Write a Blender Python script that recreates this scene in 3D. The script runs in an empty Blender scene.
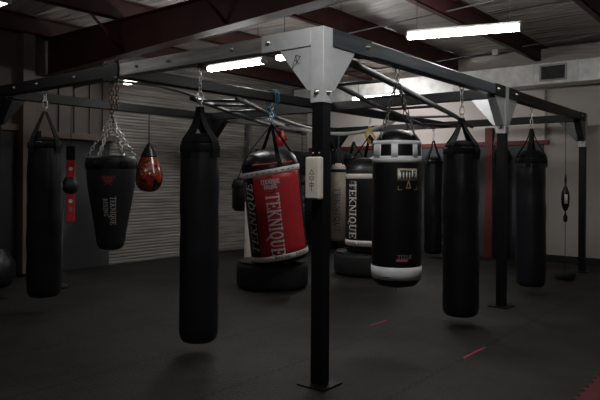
import bpy, math, random
from math import sin, cos, pi, radians, atan2, hypot
from mathutils import Vector, Matrix
random.seed(7)
C = bpy.context.scene.collection
FX, FY = .7835, .6211           # camera forward in the room's axes (x along the rack, y across it)
RX, RY = .6214, -.7837          # camera right
CAMH = 1.5
def cam2w(X, Y): return (RX*X+FX*Y, RY*X+FY*Y)

# ------------------------------------------------------------------ mesh builder
class MB:
    def __init__(s): s.v = []; s.f = []; s.sm = []
    def add(s, vs, fs, smooth=False):
        n = len(s.v); s.v += [tuple(p) for p in vs]
        for f in fs: s.f.append(tuple(i+n for i in f)); s.sm.append(smooth)
        return s
    def box(s, x0, x1, y0, y1, z0, z1, R=None, c=(0, 0, 0)):
        vs = [Vector((x, y, z)) for z in (z0, z1) for y in (y0, y1) for x in (x0, x1)]
        if R is not None: vs = [R @ p + Vector(c) for p in vs]
        return s.add(vs, [(0, 2, 3, 1), (4, 5, 7, 6), (0, 1, 5, 4), (2, 6, 7, 3), (0, 4, 6, 2), (1, 3, 7, 5)])
    def prism(s, pts, axis, t0, t1):
        n = len(pts); vs = []
        for t in (t0, t1):
            for p, q in pts: vs.append({'x': (t, p, q), 'y': (p, t, q), 'z': (p, q, t)}[axis])
        fs = [tuple(range(n))[::-1], tuple(range(n, 2*n))]
        fs += [(i, (i+1) % n, n+(i+1) % n, n+i) for i in range(n)]
        return s.add(vs, fs)
    def tube(s, pts, r, seg=8, closed=False, caps=True):
        P = [Vector(p) for p in pts]; n = len(P); rings = []
        rr = r if isinstance(r, (list, tuple)) else [r]*n
        up = None
        for i in range(n):
            if closed: t = P[(i+1) % n]-P[i-1]
            else: t = P[min(i+1, n-1)]-P[max(i-1, 0)]
            t.normalize()
            if up is None:
                up = Vector((0, 0, 1)) if abs(t.z) < .9 else Vector((1, 0, 0))
            a = up-t*up.dot(t)
            if a.length < 1e-5: a = t.orthogonal()
            a.normalize(); up = a; b = t.cross(a)
            rings.append([P[i]+(a*cos(2*pi*k/seg)+b*sin(2*pi*k/seg))*rr[i] for k in range(seg)])
        vs = [p for q in rings for p in q]; fs = []
        m = n if closed else n-1
        for i in range(m):
            j = (i+1) % n
            for k in range(seg):
                l = (k+1) % seg
                fs.append((i*seg+k, i*seg+l, j*seg+l, j*seg+k))
        if not closed and caps:
            fs.append(tuple(range(seg))[::-1]); fs.append(tuple((n-1)*seg+k for k in range(seg)))
        return s.add(vs, fs, True)
    def lathe(s, prof, seg=48, fn=None, c=(0, 0), close=False):
        vs = []; fs = []; n = len(prof)
        for r, z in prof:
            for k in range(seg):
                th = 2*pi*k/seg; q = r+(fn(th, z, r) if fn else 0)
                vs.append((c[0]+q*cos(th), c[1]+q*sin(th), z))
        for i in range(n if close else n-1):
            j = (i+1) % n
            for k in range(seg):
                l = (k+1) % seg
                fs.append((i*seg+k, i*seg+l, j*seg+l, j*seg+k))
        if not close:
            if prof[0][0] > 1e-6: fs.append(tuple(range(seg))[::-1])
            if prof[-1][0] > 1e-6: fs.append(tuple((n-1)*seg+k for k in range(seg)))
        return s.add(vs, fs, True)
    def ribbon(s, pts, wdirs, w, th):
        """flat strap along pts, half-width w[i], given width directions, thickness th"""
        P = [Vector(p) for p in pts]; n = len(P); vs = []
        for i in range(n):
            t = (P[min(i+1, n-1)]-P[max(i-1, 0)]).normalized()
            wd = Vector(wdirs[i] if isinstance(wdirs, list) else wdirs).normalized()
            nn = t.cross(wd).normalized()
            for a, b in ((-1, -1), (1, -1), (1, 1), (-1, 1)): vs.append(P[i]+wd*w[i]*a+nn*th/2*b)
        fs = [(0, 3, 2, 1), tuple(4*(n-1)+k for k in range(4))]
        for i in range(n-1):
            for k in range(4):
                l = (k+1) % 4; fs.append((4*i+k, 4*i+l, 4*i+4+l, 4*i+4+k))
        return s.add(vs, fs, False)
    def build(s, name, mat, parent=None, bevel=0, loc=None, rot=None):
        me = bpy.data.meshes.new(name); me.from_pydata(s.v, [], s.f); me.update()
        me.polygons.foreach_set('use_smooth', s.sm)
        o = bpy.data.objects.new(name, me); C.objects.link(o)
        me.materials.append(mat)
        if parent: o.parent = parent
        if loc: o.location = loc
        if rot: o.rotation_euler = rot
        if bevel:
            m = o.modifiers.new('bevel', 'BEVEL'); m.width = bevel; m.segments = 2; m.limit_method = 'ANGLE'
        return o

def thing(name, label, cat, loc=(0, 0, 0), rotz=0, group=None):
    o = bpy.data.objects.new(name, None); C.objects.link(o)
    o.empty_display_size = .1
    o.location = loc; o.rotation_euler = (0, 0, rotz); o['label'] = label; o['category'] = cat
    if group: o['group'] = group
    return o
def tag(o, label, cat, group=None):
    o['label'] = label; o['category'] = cat
    if group: o['group'] = group
    return o
def struct(o): o['kind'] = 'structure'; return o

# ------------------------------------------------------------------ materials
def nt(name):
    m = bpy.data.materials.new(name); m.use_nodes = True
    t = m.node_tree; b = t.nodes['Principled BSDF']
    return m, t, b, t.nodes, t.links
def mat(name, col, rough=.5, metal=0, var=.15, scale=6, bump=0, bscale=60, spec=.5, coat=0, stretch=None):
    m, t, b, N, L = nt(name)
    b.inputs['Roughness'].default_value = rough; b.inputs['Metallic'].default_value = metal
    b.inputs['Specular IOR Level'].default_value = spec
    if coat: b.inputs['Coat Weight'].default_value = coat; b.inputs['Coat Roughness'].default_value = .25
    tc = N.new('ShaderNodeTexCoord'); src = tc.outputs['Object']
    if stretch:
        mp = N.new('ShaderNodeMapping'); mp.inputs['Scale'].default_value = stretch; L.new(src, mp.inputs[0]); src = mp.outputs[0]
    no = N.new('ShaderNodeTexNoise'); no.inputs['Scale'].default_value = scale; no.inputs['Detail'].default_value = 6
    L.new(src, no.inputs['Vector'])
    r = N.new('ShaderNodeValToRGB')
    lo = [max(0, c*(1-var)) for c in col]; hi = [c*(1+var) for c in col]
    r.color_ramp.elements[0].position = .3; r.color_ramp.elements[1].position = .7
    r.color_ramp.elements[0].color = (*lo, 1); r.color_ramp.elements[1].color = (*hi, 1)
    L.new(no.outputs['Fac'], r.inputs[0]); L.new(r.outputs[0], b.inputs['Base Color'])
    if bump:
        n2 = N.new('ShaderNodeTexNoise'); n2.inputs['Scale'].default_value = bscale; n2.inputs['Detail'].default_value = 4
        L.new(src, n2.inputs['Vector'])
        bp = N.new('ShaderNodeBump'); bp.inputs['Strength'].default_value = bump; bp.inputs['Distance'].default_value = .01
        L.new(n2.outputs['Fac'], bp.inputs['Height']); L.new(bp.outputs[0], b.inputs['Normal'])
    return m
def emit(name, col, s):
    m, t, b, N, L = nt(name)
    b.inputs['Base Color'].default_value = (.8, .8, .8, 1)
    b.inputs['Emission Color'].default_value = (*col, 1); b.inputs['Emission Strength'].default_value = s
    return m

LE = mat('black_leather', (.0085, .0095, .013), .38, 0, .25, 3, .4, 14, .4)
LE2 = mat('black_vinyl', (.0058, .006, .0068), .36, 0, .2, 3, .3, 10, .38)
LEG = mat('charcoal_leather', (.0125, .014, .0155), .5, 0, .2, 3, .2, 12)
WEB = mat('black_webbing', (.006, .006, .0065), .8, 0, .2, 30, .3, 200, spec=.2)
REDV = mat('red_vinyl', (.48, .02, .03), .45, 0, .12, 4, .15, 10)
CREAM = mat('cream_vinyl', (.64, .59, .54), .5, 0, .12, 8, .1, 30)
WHITEV = mat('white_vinyl', (.78, .8, .82), .45, 0, .1, 8, .2, 20)
LETTER = mat('letter_white', (.68, .64, .6), .6, 0, .15, 40)
LETTERD = mat('letter_grey', (.2, .19, .185), .6, 0, .15, 40)
INKB = mat('ink_black', (.02, .02, .02), .6)
INKR = mat('ink_red', (.35, .03, .04), .6)
INKP = mat('ink_pink', (.42, .08, .12), .6)
GOLD = mat('ink_gold', (.34, .26, .15), .5)
CHROME = mat('chain_steel', (.55, .55, .54), .3, 1, .15, 40)
RUST = mat('rusty_chain', (.16, .08, .055), .55, .7, .35, 50)
DKMET = mat('dark_steel_hardware', (.1, .1, .1), .4, .9, .2, 40)
STEEL = mat('brushed_steel', (.40, .39, .38), .45, .5, .35, 9, .05, 60, stretch=(1, .3, 3))
BLUEST = mat('blued_steel', (.085, .1, .115), .38, .6, .3, 9, .05, 60, stretch=(.25, 1, 3))
BLKP = mat('black_powder_coat', (.006, .0062, .0068), .45, 0, .2, 8, .04, 120, spec=.22)
SILVP = mat('silver_painted_steel', (.56, .58, .59), .5, .15, .1, 8, .05, 40)
RAILM = mat('grey_rail_steel', (.07, .073, .075), .4, .6, .2, 8)
RAILL = mat('light_grey_rail_steel', (.17, .175, .18), .6, .5, .2, 8)
REDP = mat('oxide_red_paint', (.050, .0125, .0115), .55, 0, .25, 3, .05, 30)
REDTRIM = mat('red_trim_paint', (.14, .022, .022), .5, 0, .15, 5)
GALV = mat('galvanised_duct', (.74, .74, .72), .42, .15, .22, 5, .12, 8)
DARKV = mat('vent_painted_shade', (.02, .02, .02), .7)  # near-black colour for the shade inside the vent
WALLC = mat('cream_wall', (.50, .465, .425), .7, 0, .06, 1.2, .03, 20)
WALLP = mat('pale_wall', (.62, .56, .53), .7, 0, .06, 1.2, .03, 20)
PANEL = mat('grey_panel', (.055, .059, .065), .6, 0, .1, 2)
RIBM = mat('ribbed_siding', (.26, .245, .225), .6, 0, .45, 2.6, .3, 18, stretch=(.45, 1, 6))
BROWNW = mat('brown_panel', (.10, .078, .064), .6, 0, .2, 2)
TANW = mat('tan_column', (.13, .095, .08), .6, 0, .15, 3)
BASEB = mat('black_baseboard', (.015, .015, .016), .5)
RUBBER = mat('tire_rubber', (.0075, .0075, .0075), .75, 0, .2, 6, .3, 40)
HOSE = mat('white_hose', (.42, .40, .37), .5)
WIRE = mat('wire', (.05, .05, .05), .5, .5)
PLASW = mat('white_plastic', (.5, .5, .48), .5)
LAMPH = mat('lamp_housing', (.38, .38, .37), .5)
YEL = mat('yellow_strap', (.5, .32, .02), .6)
BLUE = mat('blue_rope', (.03, .16, .28), .6)
PADC = mat('cream_pad', (.74, .68, .6), .6, 0, .08, 10, .1, 30)
LIT = emit('tube_light', (1, .985, .965), 20)
LITB = emit('tube_light_back', (1, .985, .965), 24)
LITD = emit('tube_light_weak', (1, .985, .965), 5)

def marble():
    m, t, b, N, L = nt('orange_marbled_vinyl')
    b.inputs['Roughness'].default_value = .2; b.inputs['Coat Weight'].default_value = .5
    tc = N.new('ShaderNodeTexCoord'); no = N.new('ShaderNodeTexNoise')
    no.inputs['Scale'].default_value = 2.3; no.inputs['Distortion'].default_value = 2.2; no.inputs['Detail'].default_value = 2
    L.new(tc.outputs['Object'], no.inputs['Vector'])
    r = N.new('ShaderNodeValToRGB'); e = r.color_ramp.elements
    e[0].position = .38; e[0].color = (.005, .005, .006, 1); e[1].position = .43; e[1].color = (.16, .011, .006, 1)
    for p, c in ((.50, (.24, .022, .008)), (.54, (.2, .06, .015)), (.57, (.03, .015, .01)), (.60, (.18, .014, .008)), (.68, (.3, .22, .18))):
        q = e.new(p); q.color = (*c, 1)
    L.new(no.outputs['Fac'], r.inputs[0]); L.new(r.outputs[0], b.inputs['Base Color'])
    return m
MARB = marble()

def floor_mat():
    m, t, b, N, L = nt('black_rubber_mats')
    tc = N.new('ShaderNodeTexCoord'); sx = N.new('ShaderNodeSeparateXYZ'); L.new(tc.outputs['Object'], sx.inputs[0])
    def M(op, a, bb=None):
        n = N.new('ShaderNodeMath'); n.operation = op
        for i, v in enumerate((a, bb)):
            if v is None: continue
            if isinstance(v, (int, float)): n.inputs[i].default_value = v
            else: L.new(v, n.inputs[i])
        return n.outputs[0]
    def seam(along, across, off, per):
        tooth = M('MULTIPLY', M('SIGN', M('SINE', M('MULTIPLY', along, 2*pi/.09))), .009)
        x = M('FRACT', M('ADD', M('ADD', M('SUBTRACT', across, off), tooth), .5+20))
        return M('LESS_THAN', M('ABSOLUTE', M('SUBTRACT', x, .5)), .012)
    s1 = seam(sx.outputs[0], sx.outputs[1], 2.15, 1); s2 = seam(sx.outputs[1], sx.outputs[0], 1.3, 1)
    s = M('MAXIMUM', s1, M('MULTIPLY', s2, .3))
    no = N.new('ShaderNodeTexNoise'); no.inputs['Scale'].default_value = 1.5; no.inputs['Detail'].default_value = 10; no.inputs['Roughness'].default_value = .75
    L.new(tc.outputs['Object'], no.inputs['Vector'])
    r = N.new('ShaderNodeValToRGB'); e = r.color_ramp.elements
    e[0].position = .38; e[0].color = (.0105, .0093, .009, 1); e[1].position = .62; e[1].color = (.029, .0258, .0248, 1)
    L.new(no.outputs['Fac'], r.inputs[0])
    mx = N.new('ShaderNodeMix'); mx.data_type = 'RGBA'; L.new(s, mx.inputs[0]); L.new(r.outputs[0], mx.inputs[6])
    mx.inputs[7].default_value = (.001, .001, .001, 1); L.new(mx.outputs[2], b.inputs['Base Color'])
    b.inputs['Roughness'].default_value = .62; b.inputs['Specular IOR Level'].default_value = .35
    n2 = N.new('ShaderNodeTexNoise'); n2.inputs['Scale'].default_value = 45; n2.inputs['Detail'].default_value = 4
    L.new(tc.outputs['Object'], n2.inputs['Vector'])
    bp = N.new('ShaderNodeBump'); bp.inputs['Strength'].default_value = .5; bp.inputs['Distance'].default_value = .012
    L.new(n2.outputs['Fac'], bp.inputs['Height']); L.new(bp.outputs[0], b.inputs['Normal'])
    return m
def deck_mat():
    m, t, b, N, L = nt('roof_insulation')
    b.inputs['Roughness'].default_value = .45
    tc = N.new('ShaderNodeTexCoord'); mp = N.new('ShaderNodeMapping'); mp.inputs['Scale'].default_value = (2.6, .4, 1)
    L.new(tc.outputs['Object'], mp.inputs[0])
    no = N.new('ShaderNodeTexNoise'); no.inputs['Scale'].default_value = 1.6; no.inputs['Detail'].default_value = 5; no.inputs['Distortion'].default_value = .6
    L.new(mp.outputs[0], no.inputs['Vector'])
    r = N.new('ShaderNodeValToRGB'); e = r.color_ramp.elements
    e[0].position = .3; e[0].color = (.30, .27, .245, 1); e[1].position = .75; e[1].color = (.52, .48, .44, 1)
    L.new(no.outputs['Fac'], r.inputs[0]); L.new(r.outputs[0], b.inputs['Base Color'])
    bp = N.new('ShaderNodeBump'); bp.inputs['Strength'].default_value = .9; bp.inputs['Distance'].default_value = .2
    L.new(no.outputs['Fac'], bp.inputs['Height']); L.new(bp.outputs[0], b.inputs['Normal'])
    return m

# ------------------------------------------------------------------ the room
AL, AB = -3.0, 11.85; BR, BL = -5.0, 9.18
def hp(b): return 3.66+(9.18-b)*.004           # underside of the purlins
def hd(b): return hp(b)+.26                    # roof deck
o = MB().box(AL-.1, AB+.1, BR-.1, BL+.1, -.1, 0).build('floor', floor_mat()); struct(o)
m = MB(); nx, ny = 60, 57
vs = []
for i in range(nx+1):
    for j in range(ny+1):
        a = AL-.1+(AB-AL+.2)*i/nx; b = BR-.1+(BL-BR+.2)*j/ny
        vs.append((a, b, hd(b)+.02+.018*sin(a*3.1+1.3*sin(b*2))+.01*sin(a*7.7+b*3)))
n = len(vs); vs += [(x, y, z+.12) for x, y, z in vs]; fs = []
for i in range(nx):
    for j in range(ny):
        k = i*(ny+1)+j; fs.append((k, k+1, k+ny+2, k+ny+1)); fs.append((n+k, n+k+ny+1, n+k+ny+2, n+k+1))
m.add(vs, fs, True); o = m.build('ceiling', deck_mat()); struct(o)

# left wall: ribbed siding, dark and brown panels
def ribs(a0, a1, z0, z1, y, step=.055, dep=.009):
    pts = []; z = z0
    while z < z1-1e-6:
        pts += [(y, z), (y-dep, z+step*.3), (y-dep, z+step*.7), (y, min(z+step, z1))]; z += step
    pts.append((y+.12, z1)); pts.append((y+.12, z0))
    q = []
    for p in pts:
        if not q or abs(p[0]-q[-1][0])+abs(p[1]-q[-1][1]) > 1e-6: q.append(p)
    return MB().prism(q, 'x', a0, a1)
w = bpy.data.objects.new('wall_left', None); C.objects.link(w); struct(w)
ribs(6.3, 11.85, 0, 4.0, 9.18).build('ribbed_siding', RIBM, w)
MB().box(AL, 6.3, 9.18, 9.3, 2.2, 4.02).build('upper_wall', BROWNW, w)
MB().box(5.1, 6.3, 9.17, 9.3, 0, 2.12).build('lower_panel', PANEL, w, .004)
MB().box(AL, 5.1, 9.17, 9.3, 0, 2.2).build('lower_wall', mat('doorway_painted_dark', (.010, .011, .013), .5), w)  # flat near-black sheet, its colour standing in for a dark recessed doorway
o = MB().box(5.0, 6.35, 9.06, 9.3, 2.12, 2.22).build('trim_1', TANW, bevel=.004); struct(o)
o = MB().box(AL, 4.85, 9.1, 9.3, 2.2, 2.3).build('trim_2', TANW, bevel=.004); struct(o)
o = MB().box(4.68, 4.87, 9.0, 9.3, 0.05, 4.0).build('trim_3', TANW, bevel=.006); struct(o)
for i, a in enumerate((5.35, 5.62, 5.9, 6.15)):
    o = MB().box(a, a+.02, 9.155, 9.2, 2.22, 3.9).build('trim_%d' % (4+i), BROWNW); struct(o)
o = MB().box(10.0, 11.84, 9.1, 9.17, 0, 2.15).build('trim_8', PANEL, bevel=.004); struct(o)

w = bpy.data.objects.new('wall_back', None); C.objects.link(w); struct(w)
MB().prism([(BR, 0), (3.55, 0), (3.55, hd(3.55)+.05), (BR, hd(BR)+.05)], 'x', AB, AB+.12).build('cream_wall', WALLC, w)
MB().prism([(3.55, 0), (BL+.12, 0), (BL+.12, hd(BL)+.05), (3.55, hd(3.55)+.05)], 'x', AB, AB+.12).build('pale_wall', WALLP, w)
MB().box(AB-.05, AB, 3.6, 9.08, 0.0, 2.17).build('wall_padding', PANEL, w, .005)
o = MB().box(AB-.08, AB, 3.5, 9.08, 2.17, 2.25).build('trim_9', REDTRIM, bevel=.004); struct(o)
o = MB().box(AB-.1, AB, 4.55, 4.70, 0, 2.52).build('trim_10', REDTRIM, bevel=.004); struct(o)
o = MB().box(AB-.02, AB, BR, 3.58, 0, .13).build('baseboard_back', BASEB, bevel=.003); struct(o)
o = MB().prism([(AL, 0), (AB, 0), (AB, hd(BR)+.1), (AL, hd(BR)+.1)], 'y', BR-.12, BR).build('wall_right', WALLC); struct(o)
o = MB().prism([(BR-.1, 0), (BL+.12, 0), (BL+.12, hd(BL)+.05), (BR-.1, hd(BR)+.1)], 'x', AL-.12, AL).build('wall_front', WALLC); struct(o)

# wall switch, conduits
t = thing('light_switch', 'white switch plate on the cream wall right of the farthest rack post', 'switch', (AB-.012, 2.79, .98))
MB().box(-.0, .012, -.04, .04, 0, .12).build('plate', PLASW, t, .002)
MB().box(-.008, .0, -.012, .012, .045, .075).build('toggle', PLASW, t, .002)
o = MB().box(AB-.25, AB-.002, BR, 9.0, 3.57, 3.9).build('trim_11', deck_mat()); struct(o)
o = MB().tube([(AB-.03, 3.57, 2.26), (AB-.03, 3.57, 3.19)], .022).build('wall_conduit', LAMPH); tag(o, 'thin vertical grey pipe on the back wall below the silver duct', 'pipe')
o = MB().tube([(9.72, 9.1, 0.0), (9.72, 9.1, 3.2)], .05, 12).build('drain_pipe', RAILL); tag(o, 'thin grey vertical pipe on the ribbed left wall beside the red bag', 'pipe')
for a, z, lab in ((6.44, 3.62, 'thin electrical conduit across the ceiling behind the front post top'),
                  (7.64, 3.58, 'thin electrical conduit across the ceiling above the lit tube light'),
                  (10.6, 3.62, 'thin electrical conduit with a junction box near the silver duct')):
    t = thing('ceiling_conduit', lab, 'pipe', (a, 0, z))
    MB().tube([(0, -4.9, .235+0), (0, 2, .235-.33*0), (0, 6.9, 0.0)], .011, 8).build('pipe', RAILL, t)
    if a == 10.6: MB().box(-.05, .05, 4.0, 4.1, .06, .16).build('junction_box', PLASW, t, .004)

# ------------------------------------------------------------------ roof steel
def zline(b0, b1, zf, h, a0, a1): # sloped bar along b
    return MB().prism([(b0, zf(b0)), (b1, zf(b1)), (b1, zf(b1)+h), (b0, zf(b0)+h)], 'x', a0, a1)
def hr(b): return 3.09+(9.18-max(b, 3.2))*.047
for i, (a, lab) in enumerate(((5.16, 'deep dark red steel roof rafter crossing above the front of the rack'), (11.62, 'dark red steel roof rafter along the back wall above the duct'), (-1.2, 'dark red steel roof rafter behind the viewpoint'))):
    if i: continue
    t = thing('roof_rafter', lab, 'roof beam', (a, 0, 0))
    MB().prism([(BR, hr(BR)), (3.2, hr(3.2)), (9.15, hr(9.15)), (9.15, hp(9.15)-.003), (BR, hp(BR)-.003)], 'x', -.012, .012).build('web', REDP, t)
    MB().prism([(BR, hr(BR)), (3.2, hr(3.2)), (9.15, hr(9.15)), (9.15, hr(9.15)-.014), (3.2, hr(3.2)-.014), (BR, hr(BR)-.014)], 'x', -.1, .1).build('bottom_flange', REDP, t)
    zline(BR, 9.15, lambda b: hp(b)-.014, .012, -.1, .1).build('top_flange', REDP, t)
    if i == 0:
        for b in (7.2, 5.2, 3.6):
            for s in (-1, 1):
                MB().tube([(s*.02, b, hr(b)+.05), (s*.55, b, hp(b)+.02)], .022, 6).build('flange_brace', REDP, t)
plabs = {9.0: 'dark red roof purlin along the top of the ribbed left wall', 7.2: 'dark red roof purlin nearest the ribbed left wall, second from it',
         5.2: 'dark red roof purlin passing over the silver corner of the rack', 3.6: 'wide dark red roof purlin above the lit tube light on the right',
         2.0: 'dark roof purlin at the upper right corner of the view', .4: 'dark roof purlin right of the upper right corner'}
for b in (9.0, 7.2, 5.2, 3.6, 2.0):
    z = hp(b)
    t = thing('roof_purlin', plabs[b], 'roof beam', (0, b, 0))
    MB().box(AL+.02, AB-.02, -.008, .008, z+.002, z+.258).build('web', REDP, t)
    MB().box(AL+.02, AB-.02, -.008, .09, z+.002, z+.014).build('bottom_flange', REDP, t)
    MB().box(AL+.02, AB-.02, -.09, .008, z+.246, z+.258).build('top_flange', REDP, t)

# duct
t = thing('air_duct', 'long silver rectangular air duct along the back wall', 'duct', (11.17, 0, 3.19))
dm = MB(); 
dm.box(0, .42, -4.9, 3.05, 0, .37); dm.box(0, .42, 3.45, 9.05, 0, .37)
dm.box(0, .42, 3.05, 3.45, 0, .07); dm.box(0, .42, 3.05, 3.45, .32, .37); dm.box(.2, .42, 3.05, 3.45, .07, .32)
dm.build('duct_body', GALV, t, .004)
for b in (-3.2, -1.2, 1.2, 2.85, 3.6, 5.1, 6.6, 8.1): MB().box(-.012, .43, b-.012, b+.012, -.012, .382).build('joint_flange', GALV, t, .003)
g = MB(); g.box(-.02, 0.01, 3.02, 3.48, .05, .08); g.box(-.02, .01, 3.02, 3.48, .31, .34); g.box(-.02, .01, 3.02, 3.05, .08, .31); g.box(-.02, .01, 3.45, 3.48, .08, .31)
g.build('grille_frame', LAMPH, t, .002)
g = MB(); R = Matrix.Rotation(.6, 3, 'Y')
for k in range(7): g.box(-.018, .018, 3.05, 3.45, -.002, .002, R, (.02, 0, .1+k*.033))
g.build('grille_slat', RAILL, t)
MB().box(.05, .19, 3.052, 3.448, .072, .318).build('grille_shade_block', DARKV, t)  # solid dark block behind the slats, painting in the shade of the vent interior
t['label'] = 'long silver rectangular air duct with a vent grille along the back wall'

# ------------------------------------------------------------------ tube lights
def fixture(a, b, z, L, ang, lab, m=LIT, wires=True):
    t = thing('tube_light', lab, 'ceiling light', (a, b, z), ang, 'tube lights under the roof')
    MB().prism([(-.035, .066), (.035, .066), (.028, .1), (-.028, .1)], 'y', -L/2, L/2).build('housing', LAMPH, t, .003)
    d = MB().prism([(-.055, .016), (-.035, 0), (.035, 0), (.055, .016), (.055, .045), (.035, .066), (-.035, .066), (-.055, .045)], 'y', -L/2+.02, L/2-.02).build('diffuser', m, t)
    for s in (-1, 1):
        MB().box(-.058, .058, s*(L/2-.01)-.012, s*(L/2-.01)+.012, -.004, .066).build('end_cap', LAMPH, t, .002)
        bb = b+s*(L/2-.12)*cos(ang)
        MB().tube([(0, s*(L/2-.12), .1), (0, s*(L/2-.12), hd(bb)-z-.02)], .004, 5).build('hanging_wire', WIRE, t)
    return t
fixture(6.575, 2.9, 3.13, 1.26, atan2(.35, 1.19), 'bright tube light hanging at the upper right, in front of the duct')
fixture(6.25, 6.12, 3.06, 1.08, 0, 'bright tube light seen just below the front beam, left of the silver corner')
fixture(6.25, 4.78, 3.07, 1.14, 0, 'tube light mostly hidden behind the silver corner bracket of the rack', LITD)
fixture(6.25, 8.22, 3.05, .9, 0, 'small distant tube light peeking under the dark half of the front beam', LITD)
fixture(2.81, 6.37, 3.13, 1.26, 0, 'tube light whose end shows at the upper left corner', LITD)
fixture(2.81, 1.75, 3.13, 1.26, 0, 'tube light above the viewpoint, in front of the rack corner')
fixture(10.3, 6.27, 3.05, 1.1, 0, 'distant tube light glowing below the duct behind the front ladder', LITB)
fixture(10.1, -1.0, 3.3, 1.26, 0, 'tube light out of view over the right end of the room', LITD)

# ------------------------------------------------------------------ the rack
A1, A2, A3 = 3.64, 7.26, 10.89; B1, BM, B2 = 2.69, 5.19, 7.69
rack = thing('boxing_rack', 'large black and silver steel frame on six posts that carries the punching bags', 'bag rack', (A1, B1, 0))
def RP(mb, name, m, bevel=.004, parent=rack):   # world coordinates -> rack-local
    mb.v = [(x-A1, y-B1, z) for x, y, z in mb.v]
    return mb.build(name, m, parent, bevel)
def bolt(x, y, z, ax, s, parent, r=.014):
    m = MB(); d = Vector({'x': (s, 0, 0), 'y': (0, s, 0)}[ax]); p = Vector((x, y, z))
    m.tube([p, p+d*.014], r, 6); m.tube([p, p+d*.003], r*1.6, 12); m.tube([p+d*.014, p+d*.024], r*.55, 8)
    return RP(m, 'bolt', CHROME, 0, parent)
Z0, Z1 = 2.48, 2.6
for ia, a in enumerate((A1, A2, A3)):
    for ib, b in enumerate((B1, B2)):
        RP(MB().box(a-.05, a+.05, b-.05, b+.05, .012, 2.56), 'post', BLKP, .006)
        bp = RP(MB().box(a-.12, a+.12, b-.12, b+.12, 0, .012), 'base_plate', BLKP, .003)
        sm = SILVP if ib == 0 else BLKP
        sl = RP(MB().box(a-.058, a+.058, b-.058, b+.058, 2.055, 2.605), 'post_sleeve', sm, .004)
        bolt(a-.058, b, 2.13, 'x', -1, sl); bolt(a, b-.058, 2.13, 'y', -1, sl)
        # gussets: along a and along b
        dirs = []
        if ia < 2: dirs.append(('a', 1))
        if ia > 0: dirs.append(('a', -1))
        dirs.append(('b', 1 if ib == 0 else -1))
        for k, s in dirs:
            tri = [(s*.058, 2.47), (s*.36, 2.47), (s*.34, 2.44), (s*.09, 2.15), (s*.058, 2.15)]
            m = MB()
            if k == 'a':
                if s < 0: tri = tri[::-1]
                pts = [(a+p, q) for p, q in tri]; m.prism(pts, 'y', b-.052, b-.044); m.prism(pts, 'y', b+.044, b+.052)
                e = [(a+s*.34, 2.44), (a+s*.09, 2.15), (a+s*.082, 2.156), (a+s*.332, 2.447)]
                m.prism(e, 'y', b-.044, b+.044)
            else:
                pts = [(b+p, q) for p, q in tri]; m.prism(pts, 'x', a-.052, a-.044); m.prism(pts, 'x', a+.044, a+.052)
                e = [(b+s*.34, 2.44), (b+s*.09, 2.15), (b+s*.082, 2.156), (b+s*.332, 2.447)]
                m.prism(e, 'x', a-.044, a+.044)
            gm = (SILVP if ia < 2 else RAILM) if ib == 0 else BLKP
            gu = RP(m, 'gusset', gm, .002)
            if k == 'b' and ia == 0 and ib == 0: logo_gusset = gu
# beams
def collar(mb, m): return RP(mb, 'beam_collar', m, .004)
c1 = collar(MB().box(A1-.062, A1+.062, B1+.058, B1+.54, Z0-.008, Z1+.006), SILVP); bolt(A1-.062, B1+.47, 2.545, 'x', -1, c1)
c2 = collar(MB().box(A1+.058, A1+.6, B1-.062, B1+.062, Z0-.008, Z1+.006), BLUEST); bolt(A1+.53, B1-.062, 2.545, 'y', -1, c2)
for s, (a, bb) in ((1, (A2, B1)), (-1, (A2, B1)), (-1, (A3, B1))):
    x0, x1 = sorted((a+s*.058, a+s*.36)); c = collar(MB().box(x0, x1, bb-.062, bb+.062, Z0-.008, Z1+.006), BLKP)
    bolt(a+s*.3, bb-.062, 2.545, 'y', -1, c)
RP(MB().box(A1-.055, A1+.055, B1+.5, BM, Z0, Z1), 'front_beam', STEEL, .006)
RP(MB().box(A1-.055, A1+.055, BM, B2-.05, Z0, Z1), 'front_beam', BLKP, .006)
sp = RP(MB().box(A1-.068, A1-.055, BM-.11, BM+.11, Z0-.04, Z1+.05), 'splice_plate', BLKP, .003)
for sy in (-1, 1):
    for z in (Z0-.015, Z1+.025): bolt(A1-.068, BM+sy*.085, z, 'x', -1, sp, .011)
fb = RP(MB().box(A1+.5, A2, B1-.055, B1+.055, Z0, Z1), 'side_beam', BLUEST, .012)
RP(MB().box(A2, A3, B1-.055, B1+.055, Z0, Z1), 'side_beam', BLKP, .006)
RP(MB().box(A1+.055, A3-.055, BM-.055, BM+.055, Z0, Z1), 'middle_beam', BLKP, .014)
RP(MB().box(A1+.05, A3-.05, B2-.055, B2+.055, Z0, Z1), 'far_beam', BLKP, .006)
RP(MB().box(A2-.055, A2+.055, B1+.055, BM-.055, Z0, Z1), 'cross_beam', BLKP, .006)
RP(MB().box(A2-.055, A2+.055, BM+.055, B2-.055, Z0, Z1), 'cross_beam', BLKP, .006)
RP(MB().box(A3-.055, A3+.055, B1+.055, BM-.055, Z0, Z1), 'back_beam', BLKP, .006)
RP(MB().box(A3-.055, A3+.055, BM-.055, B2-.055, Z0, Z1), 'back_beam', BLKP, .006)
for b in (3.55, 4.35, 4.8):
    bolt(A1-.055, b, 2.545, 'x', -1, rack, .01)
for b in (5.85, 6.6, 7.1): bolt(A1-.055, b, 2.545, 'x', -1, rack, .01)
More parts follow.
